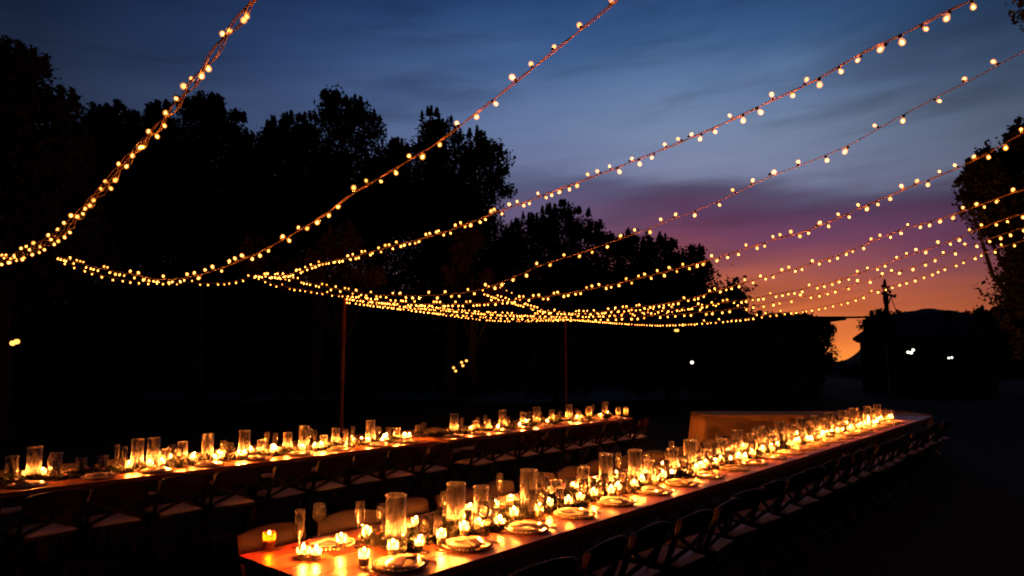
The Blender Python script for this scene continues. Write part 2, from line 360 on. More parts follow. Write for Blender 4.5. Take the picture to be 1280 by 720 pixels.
# ------------------------------------------------------------------ folding chair (faces local +Y, origin on the ground under the seat)
def make_chair():
    r = empty('folding_chair')
    # long stiles run from the front foot up to the back top; short legs cross them
    def stile(s):
        m_ = MB(); m_.bar((s * .205, .20, .012), (s * .205, -.10, .47), .022, .036)
        m_.bar((s * .205, -.10, .465), (s * .205, -.217, .752), .022, .034); return m_
    def rear(s):
        m_ = MB(); m_.bar((s * .178, -.22, .012), (s * .178, .17, .435), .02, .032); return m_
    for s in (-1, 1):
        stile(s).build('leg', M['chair'], r, .004); rear(s).build('leg', M['chair'], r, .004)
    sf = MB()
    for s in (-1, 1): sf.box((s * .187, .01, .435), (.022, .38, .03))
    for y in (-.17, .19): sf.box((0, y, .435), (.36, .022, .03))
    sf.build('seat_frame', M['chair'], r, .003)
    # padded seat
    st = MB(); nx, ny = 8, 8; vs = []; fs = []
    for top in (0, 1):
        for j in range(ny + 1):
            for i in range(nx + 1):
                x = -1 + 2 * i / nx; y = -1 + 2 * j / ny
                dz = .028 * (1 - x ** 6) * (1 - y ** 6) if top else 0
                wd = .182 * (1 + .06 * y)
                vs.append((x * wd, .01 + y * .183, .449 + (.010 + dz if top else 0)))
    K = (nx + 1) * (ny + 1)
    for j in range(ny):
        for i in range(nx):
            q = j * (nx + 1) + i
            fs.append((q + K, q + K + 1, q + K + nx + 2, q + K + nx + 1)); fs.append((q, q + nx + 1, q + nx + 2, q + 1))
    edge = [i for i in range(nx + 1)] + [j * (nx + 1) + nx for j in range(1, ny + 1)] + [ny * (nx + 1) + i for i in range(nx - 1, -1, -1)] + [j * (nx + 1) for j in range(ny - 1, 0, -1)]
    for a, b in zip(edge, edge[1:] + edge[:1]): fs.append((a, b, b + K, a + K))
    st.add(vs, fs, 0, True); st.build('seat', M['seat'], r)
    # curved slats
    def slat(z0, z1, y0, arch, wd):
        m_ = MB(); n_ = 12; vs = []; fs = []
        for i in range(n_ + 1):
            x = -1 + 2 * i / n_; bow = -.028 * (1 - x * x); up = arch * (1 - x * x)
            for (dy, z) in ((0, z0), (.016, z0), (.016 - .03, z1 + up), (-.03, z1 + up)):
                vs.append((x * wd, y0 + bow + dy, z))
        for i in range(n_):
            for k_ in range(4):
                a = i * 4 + k_; b = i * 4 + (k_ + 1) % 4
                fs.append((a, b, b + 4, a + 4))
        fs.append((0, 3, 2, 1)); fs.append((n_ * 4, n_ * 4 + 1, n_ * 4 + 2, n_ * 4 + 3))
        m_.add(vs, fs, 0, False); return m_
    slat(.630, .752, -.175, .028, .218).build('top_rail', M['chair'], r, .004)
    xb = MB()
    for s in (-1, 1):
        pts_ = [(-s * .195, -.185, .655), (-s * .11, -.180, .60), (0, -.162 + s * .006, .55), (s * .11, -.128, .50), (s * .195, -.098, .452)]
        for a_, b_ in zip(pts_, pts_[1:]): xb.bar(a_, b_, .012, .026)
    xb.build('cross_brace', M['chair'], r)
    s_ = MB(); s_.tube([(-.205, .13, .12), (.205, .13, .12)], .009); s_.tube([(-.178, -.15, .09), (.178, -.15, .09)], .009)
    s_.build('stretcher', M['chair'], r)
    return r
CH = []
proto = make_chair()
def chairs(u_list, v_edge, side, label_fn, grp):
    global proto_used
    for i, u in enumerate(u_list):
        o = proto if not CH else copy_tree(proto)
        CH.append(o)
        off = .145 + random.uniform(-.02, .04)
        p = tp(u + random.uniform(-.02, .02), v_edge + side * off)
        o.location = p
        f = -Nn * side                                       # facing direction
        o.rotation_euler = (0, 0, math.atan2(f.y, f.x) - math.pi / 2 + R(random.uniform(-8, 8)))
        tag(o, label_fn(i), 'chair', grp)
PITCHU = .5
um = [.42 + PITCHU * i for i in range(int((LEN - .5) / PITCHU))]
chairs(um, W, 1, lambda i: f'{nth(i)} dark folding chair from the near end, camera side of the longest table', 'dark folding chairs with ivory seats')
chairs(um, 0, -1, lambda i: f'{nth(i)} dark folding chair from the near end, far side of the longest table', 'dark folding chairs with ivory seats')
ua = [UA0 + .35 + .5 * i for i in range(int((UA1 - UA0 - .4) / .5) + 1)]
ub = [UB0 + .3 + .5 * i for i in range(int((UB1 - UB0 - .3) / .5) + 1)]
chairs(ua, V2, 1, lambda i: f'{nth(i)} ivory seated folding chair from the left, camera side of the left table', 'dark folding chairs with ivory seats')
chairs(ua, V2 - W2, -1, lambda i: f'{nth(i)} ivory seated folding chair from the left, far side of the left table', 'dark folding chairs with ivory seats')
chairs(ub, V2, 1, lambda i: f'{nth(i)} ivory seated folding chair past the gap, camera side of the farther left table', 'dark folding chairs with ivory seats')
chairs(ub, V2 - W2, -1, lambda i: f'{nth(i)} ivory seated folding chair past the gap, far side of the farther left table', 'dark folding chairs with ivory seats')

# ------------------------------------------------------------------ tableware prototypes
def mk_charger():
    r = empty('charger_plate')
    m_ = MB(); m_.lathe([(0, .004), (.10, .004), (.135, .010), (.150, .016), (.150, .013), (.135, .006), (.10, 0), (0, 0)], 28); m_.build('dish', M['charger'], r)
    b = MB()
    for k in range(40):
        t = 2 * math.pi * k / 40; c = (.156 * math.cos(t), .156 * math.sin(t), .017); rr = .0085
        b.lathe([(0, -rr), (rr * .8, -rr * .6), (rr, 0), (rr * .8, rr * .6), (0, rr)], 6, c)
    b.build('beaded_rim', M['china'], r); return r
def mk_plate():
    m_ = MB(); m_.lathe([(0, .004), (.075, .004), (.088, .009), (.128, .020), (.130, .018), (.09, .004), (.075, 0), (0, 0)], 30)
    return m_.build('dinner_plate', M['china'])
def mk_napkin():
    m_ = MB(); nx, ny = 12, 5; vs = []; fs = []
    for top in (0, 1):
        for j in range(ny + 1):
            for i in range(nx + 1):
                x = -.115 + .23 * i / nx; y = -.035 + .07 * j / ny
                pinch = 1 - .55 * math.exp(-((x) / .03) ** 2)
                z = .006 + .012 * math.exp(-(x / .05) ** 2) + .005 * math.sin(j * 2.6 + x * 20)
                vs.append((x, y * pinch * (1 + .25 * abs(x) / .115), z + (.012 if top else 0)))
    K = (nx + 1) * (ny + 1)
    for j in range(ny):
        for i in range(nx):
            q = j * (nx + 1) + i
            fs.append((q + K, q + K + 1, q + K + nx + 2, q + K + nx + 1)); fs.append((q, q + nx + 1, q + nx + 2, q + 1))
    edge = [i for i in range(nx + 1)] + [j * (nx + 1) + nx for j in range(1, ny + 1)] + [ny * (nx + 1) + i for i in range(nx - 1, -1, -1)] + [j * (nx + 1) for j in range(ny - 1, 0, -1)]
    for a, b in zip(edge, edge[1:] + edge[:1]): fs.append((a, b, b + K, a + K))
    m_.add(vs, fs, 0, True); return m_.build('folded_napkin', M['napkin'])
def mk_fork():
    m_ = MB(); m_.bar((0, -.1, .003), (0, .035, .003), .007, .003); m_.box((0, .045, .004), (.022, .024, .003))
    for k in range(4): m_.box((-.009 + .006 * k, .075, .004), (.003, .04, .0025))
    return m_.build('fork', M['steel'])
def mk_knife():
    m_ = MB(); m_.box((0, -.06, .004), (.012, .09, .006)); m_.add([(-.008, -.015, .002), (.008, -.015, .002), (.008, .09, .002), (-.004, .11, .002), (-.008, .09, .002),
        (-.008, -.015, .005), (.008, -.015, .005), (.008, .09, .005), (-.004, .11, .005), (-.008, .09, .005)],
        [(0, 4, 3, 2, 1), (5, 6, 7, 8, 9), (0, 1, 6, 5), (1, 2, 7, 6), (2, 3, 8, 7), (3, 4, 9, 8), (4, 0, 5, 9)])
    return m_.build('knife', M['steel'])
def mk_wine():
    r = empty('wine_glass')
    m_ = MB(); m_.lathe([(0, .085), (.015, .088), (.030, .102), (.037, .125), (.036, .15), (.030, .19), (.0285, .19), (.0345, .15), (.0355, .125), (.029, .104), (.014, .091), (0, .088)], 18); m_.build('bowl', M['glass'], r)
    m_ = MB(); m_.lathe([(0, .004), (.034, .001), (.034, .003), (.008, .007), (.0042, .02), (.0042, .07), (.010, .086), (0, .086)], 16); m_.build('stem', M['glass'], r)
    return r
def mk_flute():
    r = empty('champagne_flute')
    m_ = MB(); m_.lathe([(0, .10), (.012, .105), (.021, .14), (.025, .19), (.023, .24), (.0215, .24), (.0235, .19), (.0195, .14), (.010, .108), (0, .104)], 16); m_.build('bowl', M['glass'], r)
    m_ = MB(); m_.lathe([(0, .004), (.031, .001), (.031, .003), (.008, .007), (.0042, .02), (.0042, .09), (.010, .102), (0, .102)], 14); m_.build('stem', M['glass'], r)
    return r
def flame_mb(z, s=1):
    m_ = MB(); m_.lathe([(0, z), (.0042 * s, z + .004 * s), (.0068 * s, z + .011 * s), (.0058 * s, z + .02 * s), (.0028 * s, z + .031 * s), (0, z + .04 * s)], 7); return m_
def wick_mb(z): 
    m_ = MB(); m_.tube([(0, 0, z - .006), (.0005, 0, z + .006)], .0012, 5); return m_
def mk_vase(h, rad):
    r = empty('hurricane_vase')
    m_ = MB(); m_.lathe([(0, .002), (rad - .002, .002), (rad, .006), (rad, h), (rad - .004, h), (rad - .004, .012), (0, .012)], 28); m_.build('cylinder', M['vase'], r)
    m_ = MB(); pr = []
    for k in range(9):
        t = 2 * math.pi * k / 8; pr.append((rad - .002 + .0045 * math.cos(t), h + .0045 * math.sin(t)))
    m_.lathe(pr, 28); m_.build('rim', M['rim'], r); return r
def mk_pillar(h, rad):
    r = empty('pillar_candle')
    m_ = MB(); m_.lathe([(0, .0), (rad, .0), (rad, h - .004), (rad - .005, h), (rad * .5, h - .006), (0, h - .008)], 16); m_.build('wax', M['wax'], r)
    wick_mb(h).build('wick', M['wick'], r); flame_mb(h + .002, 1.15).build('flame', M['flame'], r); return r
def mk_votive(glass, h, rad, name='votive_candle'):
    r = empty(name)
    m_ = MB(); m_.lathe([(0, .001), (rad * .8, .001), (rad * .86, .005), (rad, h), (rad - .003, h), (rad * .86 - .003, .008), (0, .008)], 18); m_.build('glass_cup', glass, r)
    m_ = MB(); m_.lathe([(0, .009), (rad * .8, .009), (rad * .83, h * .55), (rad * .6, h * .54), (0, h * .53)], 14); m_.build('wax', M['wax'], r)
    wick_mb(h * .55 + .004).build('wick', M['wick'], r); flame_mb(h * .55 + .006).build('flame', M['flame'], r); return r
protos = {}
def place(key, maker, loc, rz, label, cat, group):
    if key not in protos:
        o = maker(); protos[key] = o
    else: o = copy_tree(protos[key])
    o.location = loc; o.rotation_euler = (0, 0, rz); tag(o, label, cat, group)
    if key in ('charger', 'plate', 'napkin'): q_ = .84 * random.uniform(.98, 1.02); o.scale = (q_, q_, q_)
    return o

def settings(us, vedge, side, where, full=True, rnd=.012):
    """place settings in front of each chair; side = +1 the camera side of a table"""
    for i, u in enumerate(us):
        j = lambda a=rnd: random.uniform(-a, a)
        v = vedge - side * .205 + j(); uu = u + j(.025); z = .7505; rz = ta + (0 if side > 0 else math.pi)
        o = nth(i)
        place('charger', mk_charger, tp(uu, v, z), rz + j(.3), f'beaded charger plate, {o} place {where}', 'charger plate', 'beaded charger plates')
        place('plate', mk_plate, tp(uu + j(.004), v + j(.004), z + .009), rz + j(.5), f'cream dinner plate, {o} place {where}', 'plate', 'cream dinner plates')
        place('napkin', mk_napkin, tp(uu + j(.014), v + j(.014), z + .017), rz + R(90) + random.choice((0, 0, R(90), R(40))) + j(.5), f'folded napkin on the plate, {o} place {where}', 'napkin', 'folded linen napkins')
        if full:
            fr_ = -side
            place('fork', mk_fork, tp(uu - side * .155, v + j(), z), rz + j(.12), f'fork beside the charger, {o} place {where}', 'fork', 'gilt forks')
            place('knife', mk_knife, tp(uu + side * .155, v + j(), z), rz + j(.12), f'knife beside the charger, {o} place {where}', 'knife', 'gilt knives')
        if random.random() < .55:
            place('wine', mk_wine, tp(uu + side * .235 + j(.012), v - side * .09 + j(.015), z), j(3), f'stemmed wine glass, {o} place {where}', 'wine glass', 'stemmed wine glasses')
        else:
            place('flute', mk_flute, tp(uu + side * .235 + j(.012), v - side * .09 + j(.015), z), j(3), f'slim champagne flute, {o} place {where}', 'champagne flute', 'slim champagne flutes')
um_set = um[:-2]
settings(um_set, W, 1, 'from the near end, longest table, camera side')
settings(um_set, 0, -1, 'from the near end, longest table, far side')
settings(ua[2:], V2, 1, 'from the left, left table, camera side', False)
settings(ua[2:], V2 - W2, -1, 'from the left, left table, far side', False)
settings(ub, V2, 1, 'from the pole, farther left table, camera side', False)
settings(ub, V2 - W2, -1, 'from the pole, farther left table, far side', False)

# ------------------------------------------------------------------ centrepieces
def leaves_mesh(name, pts, sizes, material, flat=0.0, aspect=.5):
    n = len(pts); P = np.array(pts, dtype=float); s = np.array(sizes, dtype=float)[:, None]
    a = rng.normal(size=(n, 3)); a[:, 2] *= (1 - flat); a /= np.linalg.norm(a, axis=1)[:, None]
    b = rng.normal(size=(n, 3)); b[:, 2] *= (1 - flat); b = np.cross(a, b); b /= np.linalg.norm(b, axis=1)[:, None]
    nrm = np.cross(a, b)
    # pointed folded leaf: tip, two sides, base, with a raised middle
    v = np.empty((n, 4, 3)); v[:, 0] = P - a * s * .5; v[:, 1] = P + b * s * aspect * .5 + nrm * s * .08
    v[:, 2] = P + a * s * .5; v[:, 3] = P - b * s * aspect * .5 + nrm * s * .08
    me = bpy.data.meshes.new(name); me.vertices.add(4 * n); me.vertices.foreach_set('co', v.reshape(-1))
    me.loops.add(4 * n); me.loops.foreach_set('vertex_index', np.arange(4 * n, dtype=np.int32))
    me.polygons.add(n); me.polygons.foreach_set('loop_start', np.arange(0, 4 * n, 4, dtype=np.int32)); me.polygons.foreach_set('loop_total', np.full(n, 4, dtype=np.int32))
    me.materials.append(material); me.update(calc_edges=True); me.validate(); return me
def garland(label, u0, u1, vc, width, dens):
    c = tp((u0 + u1) / 2, vc, .75); r = empty('greenery_garland', c, ta); tag(r, label, 'garland', 'greenery garlands')
    Lg = u1 - u0; n = int(Lg * dens)
    x = rng.uniform(-Lg / 2, Lg / 2, n); amp = .65 + .35 * np.sin(x * 5.3) * np.sin(x * 2.1 + 1)
    y = rng.uniform(-1, 1, n) * width * (.75 + .25 * np.sin(x * 7.7)) + rng.normal(0, .012, n)
    z = .012 + rng.uniform(0, 1, n) ** 1.3 * .085 * amp * np.exp(-(y / width) ** 4)
    pts = np.stack([x, y, z], 1)
    me = leaves_mesh('leaves', pts, rng.uniform(.028, .07, n), M['garland'], flat=.3); o = bpy.data.objects.new('leaves', me); col.objects.link(o); o.parent = r
    st = MB(); pt = [(xx, .02 * math.sin(xx * 4), .02) for xx in np.linspace(-Lg / 2, Lg / 2, int(Lg * 6))]; st.tube(pt, .006, 6); st.build('stem', M['bark'], r)
    bl = MB()
    for k in range(int(Lg * 9)):
        xx = random.uniform(-Lg / 2, Lg / 2); yy = random.choice((-1, 1)) * random.uniform(.25, 1.) * width * .8; rr = random.uniform(.008, .022)
        cz = .028 + random.uniform(0, .035)
        for q in range(5):
            t = q * 1.2566 + random.random(); bl.lathe([(0, -rr * .7), (rr * .6, -rr * .3), (rr * .75, .15 * rr), (rr * .4, rr * .6), (0, rr * .45)], 7, (xx + rr * .55 * math.cos(t), yy + rr * .55 * math.sin(t), cz))
    o = bl.build('blossoms', M['bloom'], r)
garland('thick leafy garland with blossoms along the middle of the longest table', .55, LEN - 1.5, W / 2, .195, 2100)
garland('leafy garland along the left table that leaves the picture', UA0 + .1, UA1 - .2, V2 - W2 / 2, .13, 700)
garland('leafy garland along the farther left table by the gap', UB0 + .1, UB1 - .1, V2 - W2 / 2, .13, 700)

def u_at(px, v):                       # position along a table where a thing at px stands
    # solve for u so that tp(u, v) projects to px
    k = (px - 640) / F
    lo, hi = -6.0, 20.0
    for _ in range(50):
        m_ = (lo + hi) / 2; p = tp(m_, v, .75)
        X = p.x / max(.1, (p.y * math.cos(PITCH) + (p.z - H) * math.sin(PITCH)))
        if X < k: lo = m_
        else: hi = m_
    return lo
def hurricanes(ulist, vc, where, grp):
    for i, (u, hh) in enumerate(ulist):
        rad = {.28: .056, .22: .048, .16: .044}[hh]
        dv = random.uniform(-.03, .03); z = .752
        sz = {.28: 'tall', .22: 'medium', .16: 'short'}[hh]
        place(f'vase{hh}', lambda: mk_vase(hh, rad), tp(u, vc + dv, z), random.uniform(0, 3), f'{sz} glass hurricane vase, {nth(i)} {where}', 'vase', 'glass hurricane vases')
        if where == 'along the left table' and i in (0, 2, 3, 4): continue
        ph_ = {.28: .085, .22: .075, .16: .055}[hh]
        place(f'pillar{hh}', lambda: mk_pillar(ph_, rad * .55), tp(u, vc + dv, z + .0125), random.uniform(0, 3), f'lit pillar candle inside the {nth(i)} hurricane vase {where}', 'candle', 'pillar candles inside the hurricane vases')
def votives(ulist, vc, where, spread):
    for i, u in enumerate(ulist):
        s = 1 if i % 2 else -1
        k = random.choice(['clear', 'clear', 'clear', 'low'])
        mk = {'clear': lambda: mk_votive(M['votive'], .088, .028), 'low': lambda: mk_votive(M['votive'], .056, .029)}[k]
        place('votive' + k, mk, tp(u, vc + s * spread * random.uniform(.62, 1.12), .7515), random.uniform(0, 3), f'lit {"low" if k == "low" else "taller"} votive in clear glass, {nth(i)} {where}', 'votive candle', 'votive candles among the greenery')
vm = W / 2
meas = [(490, .28), (566, .28), (605, .22), (658, .28), (697, .16), (728, .22), (762, .28), (791, .28), (815, .16), (840, .22), (860, .28), (880, .16), (903, .22)]
ul = [(u_at(px, vm), h) for px, h in meas]
u = ul[-1][0] + .42; k = 0
while u < LEN - 1.55:
    ul.append((u, [.28, .22, .28, .16][k % 4])); k += 1; u += random.uniform(.27, .38)
hurricanes(ul, vm, 'along the longest table', 'main')
vs_ = [u_at(414, vm + .02)]; u = vs_[0]
while u < LEN - 1.6:
    u += random.uniform(.065, .105); vs_.append(u)
vs_ = [x for x in vs_][:175]
votives(vs_, vm, 'along the longest table', .16)
place('amber', lambda: mk_votive(M['amber'], .085, .034, 'amber_votive'), at(336, 686, .7515), 0, 'amber glass votive alone by the near left corner of the longest table', 'votive candle', None)
place('goblet', lambda: mk_votive(M['votive'], .06, .036, 'round_votive'), at(379, 699, .7515), 0, 'round clear votive nearest the viewer, on bare wood beside a place setting', 'votive candle', None)
place('wine', mk_wine, at(398, 672, .7515), 0, 'stemmed glass standing alone left of the garland end', 'wine glass', 'stemmed wine glasses')
place('flute', mk_flute, at(449, 684, .7515), 0, 'flute glass rising out of the near end of the garland', 'champagne flute', 'slim champagne flutes')
def mk_tumbler(h, rad):
    m_ = MB(); m_.lathe([(0, .001), (rad * .85, .001), (rad, h), (rad - .002, h), (rad * .85 - .002, .006), (0, .006)], 16); return m_.build('slim_glass', M['vase'])
i = 0; u = vs_[0] + .45
while u < LEN - 1.6 and i < 75:
    hh = [.13, .17, .10][i % 3]
    place(f'slim{hh}', lambda: mk_tumbler(hh, .027), tp(u, vm + (1 if i % 2 else -1) * random.uniform(.085, .12), .752), 0, f'slender clear glass cylinder, {nth(i)} among the greenery of the longest table', 'glass', 'slender clear glasses in the garland')
    u += random.uniform(.11, .2); i += 1
v2 = V2 - W2 / 2
m2 = [(14, .22), (40, .28), (68, .22), (100, .16), (127, .16), (172, .28), (191, .28), (208, .16), (228, .22), (257, .28), (305, .28), (328, .16), (358, .22), (378, .28), (403, .16), (420, .22), (463, .28), (495, .16)]
hurricanes([(u_at(px, v2), h) for px, h in m2], v2, 'along the left table', 'a')
m3 = [(566, .28), (593, .16), (608, .16), (627, .28), (652, .22), (670, .28), (690, .22), (710, .28), (724, .16), (738, .22), (757, .28), (772, .16), (783, .16)]
hurricanes([(u_at(px, v2), h) for px, h in m3], v2, 'along the farther left table', 'b')
votives([u_at(px, v2) for px in (35, 157, 166, 197, 243, 264, 277, 293, 313, 341, 366, 388, 410, 437, 446, 472, 484, 506)], v2, 'along the left table', .08)
votives([u_at(px, v2) for px in (58, 182, 219, 236, 250, 271, 285, 299, 320, 335, 350, 372, 384, 396, 415, 428, 441, 453, 459, 478, 490, 500, 515)], v2 - .02, 'of the back line on the left table', .12)
votives([u_at(px, v2) for px in (576, 584, 601, 617, 636, 645, 661, 680, 698, 717, 731, 746, 765)], v2, 'along the farther left table', .08)

# ------------------------------------------------------------------ poles
def pole(px, Y, topy, label):
    b = atY(px, topy, Y); r = empty('support_pole', (b.x, b.y, 0)); tag(r, label, 'pole', 'rust-red poles holding up the lights')
    hgt = b.z
    m_ = MB(); m_.tube([(0, 0, 0), (0, 0, hgt - .02)], .042, 14); m_.build('post', M['pole'], r)
    m_ = MB(); m_.lathe([(0, 0), (.14, 0), (.14, .012), (.05, .016), (.05, .06), (.043, .06)], 18); m_.build('foot_plate', M['pole'], r)
    m_ = MB(); m_.lathe([(.042, hgt - .05), (.055, hgt - .04), (.055, hgt - .005), (0, hgt)], 14); m_.tube([(.05, 0, hgt - .03), (.10, 0, hgt - .03), (.12, 0, hgt), (.10, 0, hgt + .02)], .006, 6); m_.build('hook_cap', M['metal'], r)
    return b
p1 = pole(431, 17.5, 370, 'nearer rust-red steel pole behind the left table')
p2 = pole(707, 26, 396, 'farther rust-red steel pole behind the farther left table')

# ------------------------------------------------------------------ string lights
base_dir = Vector((p2.x - p1.x, p2.y - p1.y)).normalized()
def on_base(px):                        # ground point below the row of poles where column px crosses it
    k = (px - 640) / F * 1.0
    # p1 + s*dir ; X = k*depth
    s = (k * p1.y - p1.x) / (base_dir.x - k * base_dir.y); return Vector((p1.x + base_dir.x * s, p1.y + base_dir.y * s))
bm_ = MB()
bm_.lathe([(0, -.013), (.0065, -.009), (.0088, 0), (.0065, .009), (0, .013)], 8, (0, 0, -.024), 0)
bm_.lathe([(0, -.047), (.013, -.043), (.020, -.034), (.0225, -.024), (.020, -.013), (.012, .001), (.010, .006)], 12, (0, 0, 0), 1)
bm_.lathe([(.0105, .006), (.011, .026), (.005, .031), (0, .031)], 8, (0, 0, 0), 2)
BULB = bm_.mesh('bulb', [M['bulb_core'], M['globe'], M['metal']])
BULB2 = bm_.mesh('dim_bulb', [M['bulb_dim'], M['globe'], M['metal']])
def catmull(pts, m=14):
    out_ = []
    P = [pts[0]] + list(pts) + [pts[-1]]
    for i in range(1, len(P) - 2):
        for k in range(m):
            t = k / m; a, b, c, d = (np.array(q, float) for q in P[i - 1:i + 3])
            out_.append(.5 * ((2 * b) + (-a + c) * t + (2 * a - 5 * b + 4 * c - d) * t * t + (-a + 3 * b - 3 * c + d) * t ** 3))
    out_.append(np.array(pts[-1], float)); return out_
def strand(label, pts, A, B, spacing, wires=2, extend=0, wob=.02, flip=.35, jitter=.25):
    """A, B: plan points (x, y) of the strand's two ends; the sag follows pts"""
    A, B = Vector(A), Vector(B); d = (B - A).normalized(); path = []
    for q in catmull(pts):
        rr = ray(q[0], q[1])
        # intersect with the vertical plane through A and B
        den = rr.x * d.y - rr.y * d.x
        k = (A.x * d.y - A.y * d.x) / den
        if k > 0: path.append(Vector((rr.x * k, rr.y * k, H + rr.z * k)))
    zs = [p.z for p in path]
    if extend:
        e = (path[-1] - path[-6]).normalized(); e.z = max(-.05, min(.35, e.z)); path += [path[-1] + e * extend * t for t in (.33, .66, 1)]
    # resample
    acc = [0]
    for a, b in zip(path, path[1:]): acc.append(acc[-1] + (b - a).length)
    tot = acc[-1]
    print('strand %-60s len %.1f z %.2f..%.2f  first %s last %s' % (label[:60], tot, min(zs), max(zs), [round(c, 1) for c in path[0]], [round(c, 1) for c in path[-1]]))
    def pos(s):
        s = max(0, min(tot, s)); i = int(np.searchsorted(acc, s)) - 1; i = max(0, min(i, len(path) - 2))
        return path[i].lerp(path[i + 1], (s - acc[i]) / max(1e-6, acc[i + 1] - acc[i]))
    o0 = pos(0); r = empty('string_lights', o0); tag(r, label, 'string lights', 'strings of warm globe bulbs overhead')
    n = max(3, int(tot / .06)); side = Vector((d.y, -d.x, 0)); m_ = MB()
    for wv in range(wires):
        pp = []; ph = wv * math.pi * 2 / wires
        for i in range(n + 1):
            s = tot * i / n; th = ph + s * 9
            pp.append(pos(s) - o0 + side * math.cos(th) * wob * (wires > 1) + Vector((0, 0, math.sin(th) * wob * (wires > 1))))
        m_.tube(pp, .0038, 5)
    m_.build('cable', M['wire'], r)
    s = spacing * .4; spots = []
    while s < tot:
        up = random.random() < flip
        spots.append((pos(s) - o0 + Vector((0, 0, (.024 if up else -.024))), (R(random.uniform(-50, 50)) + (math.pi if up else 0), R(random.uniform(-50, 50)), random.uniform(0, 6))))
        s += spacing * random.uniform(1 - jitter, 1 + jitter)
    extra = spots[:max(0, len(spots) - 100)]; spots = spots[len(extra):]
    for p, e in spots:
        b = bpy.data.objects.new('bulb', BULB2 if random.random() < .22 else BULB); col.objects.link(b); b.parent = r; b.location = p; b.rotation_euler = e; q_ = random.uniform(.72, 1.05); b.scale = (q_, q_, q_)
    if extra:
        mb = MB()
        for p, e in extra:
            mx = Matrix.Translation(p) @ Euler(e).to_matrix().to_4x4()
            base_ = len(mb.v); mb.v += [tuple(mx @ Vector(q)) for q in bm_.v]; mb.f += [tuple(base_ + k for k in f) for f in bm_.f]; mb.m += bm_.m; mb.sm += bm_.sm
        tag(mb.build('farthest_bulbs', [M['bulb_core'], M['globe'], M['metal']], r), kind='stuff')
    return r
def near(px, py, z):
    q = at(px, py, z); return (q.x, q.y)
def base(px): q = on_base(px); return (q.x, q.y)
strand('thick twisted string of bulbs rising from the left edge to the top left', [(-40, 332), (0, 327), (40, 315), (80, 292), (120, 250), (160, 203), (200, 158), (240, 108), (280, 52), (322, -2)], base(-40), near(320, 0, 3.75), .24, 2, 3, .02, .45)
strand('second tangled string lying against the thick left string', [(-40, 326), (0, 323), (40, 309), (80, 284), (120, 243), (160, 197), (205, 150), (244, 100), (270, 62), (318, -2)], base(-40), near(312, 0, 3.78), .36, 2, 3, .02, .5)
strand('string of bulbs from the left trees up to the top centre', [(72, 320), (110, 332), (160, 342), (200, 349), (240, 346), (290, 330), (340, 307), (400, 272), (440, 243), (500, 207), (550, 176), (610, 130), (650, 98), (710, 50), (776, -3)], base(72), near(775, 0, 3.8), .2, 2, 3, .006, .4)
strand('string of bulbs crossing from the middle left to the top right corner', [(318, 343), (345, 345), (372, 340), (400, 329), (440, 321), (500, 305), (550, 292), (600, 273), (650, 255), (700, 236), (760, 214), (850, 178), (910, 152), (960, 128), (1020, 100), (1075, 68), (1130, 42), (1185, 14), (1225, -4)], base(318), near(1215, 0, 3.85), .135, 2, 2, .006, .42)
strand('sparse string of bulbs rising below the topmost right one', [(330, 343), (372, 350), (420, 361), (470, 368), (540, 369), (600, 362), (650, 343), (680, 330), (720, 318), (760, 304), (800, 290), (830, 278), (870, 263), (910, 246), (960, 222), (1010, 203), (1060, 182), (1110, 154), (1170, 122), (1225, 94), (1290, 58)], base(330), near(1285, 60, 3.8), .21, 1, 3, .0, .35)
strand('dense string of bulbs ending beside the top of the right tree', [(432, 372), (480, 377), (540, 380), (600, 379), (650, 374), (700, 368), (760, 357), (810, 345), (850, 335), (900, 321), (960, 302), (1000, 291), (1040, 276), (1080, 258), (1130, 237), (1200, 209), (1240, 188), (1290, 160)], base(432), near(1285, 163, 3.75), .12, 2, 3, .005, .4)
strand('string of bulbs reaching the middle of the right tree, uppermost of four', [(605, 366), (640, 377), (680, 388), (730, 391), (780, 386), (850, 376), (900, 362), (950, 348), (1000, 334), (1050, 318), (1090, 302), (1130, 286), (1170, 275), (1210, 262), (1250, 247), (1295, 232)], base(560), near(1290, 234, 3.6), .13, 2, 3, .005, .4)
strand('string of bulbs reaching the right tree, second lowest but one', [(520, 384), (600, 391), (680, 394), (740, 394), (800, 390), (860, 384), (920, 376), (980, 366), (1030, 355), (1080, 340), (1130, 321), (1170, 308), (1210, 292), (1250, 276), (1295, 262)], base(600), near(1290, 264, 3.55), .14, 2, 3, .005, .4)
strand('string of bulbs reaching the right tree, second from the bottom', [(432, 376), (520, 387), (600, 394), (680, 398), (760, 397), (840, 393), (900, 388), (960, 379), (1010, 370), (1060, 358), (1100, 346), (1150, 330), (1200, 311), (1250, 294), (1295, 279)], base(432), near(1290, 281, 3.5), .135, 1, 3, .005, .2)
strand('lowest string of bulbs on the right, crossing above the utility pole', [(707, 398), (760, 402), (810, 405), (860, 404), (920, 399), (970, 392), (1020, 385), (1060, 376), (1100, 362), (1150, 346), (1190, 331), (1230, 316), (1295, 296)], base(707), near(1290, 298, 3.5), .16, 1, 3, .0, .1)
strand('low sagging string of bulbs on the far left before the trees', [(76, 325), (100, 335), (140, 347), (180, 352), (220, 353), (260, 354), (290, 352), (320, 344)], base(76), base(320), .165, 1, 0, .0, .1)
strand('short low string of bulbs sagging to the nearer pole', [(320, 345), (345, 356), (380, 362), (410, 367), (432, 369)], base(320), base(432), .17, 2, 0, .01, .2)
strand('crowded string of bulbs running between the two poles', [(432, 369), (470, 376), (510, 383), (560, 387), (620, 393), (660, 396), (707, 398)], base(432), base(707), .16, 2, 0, .02, .4)
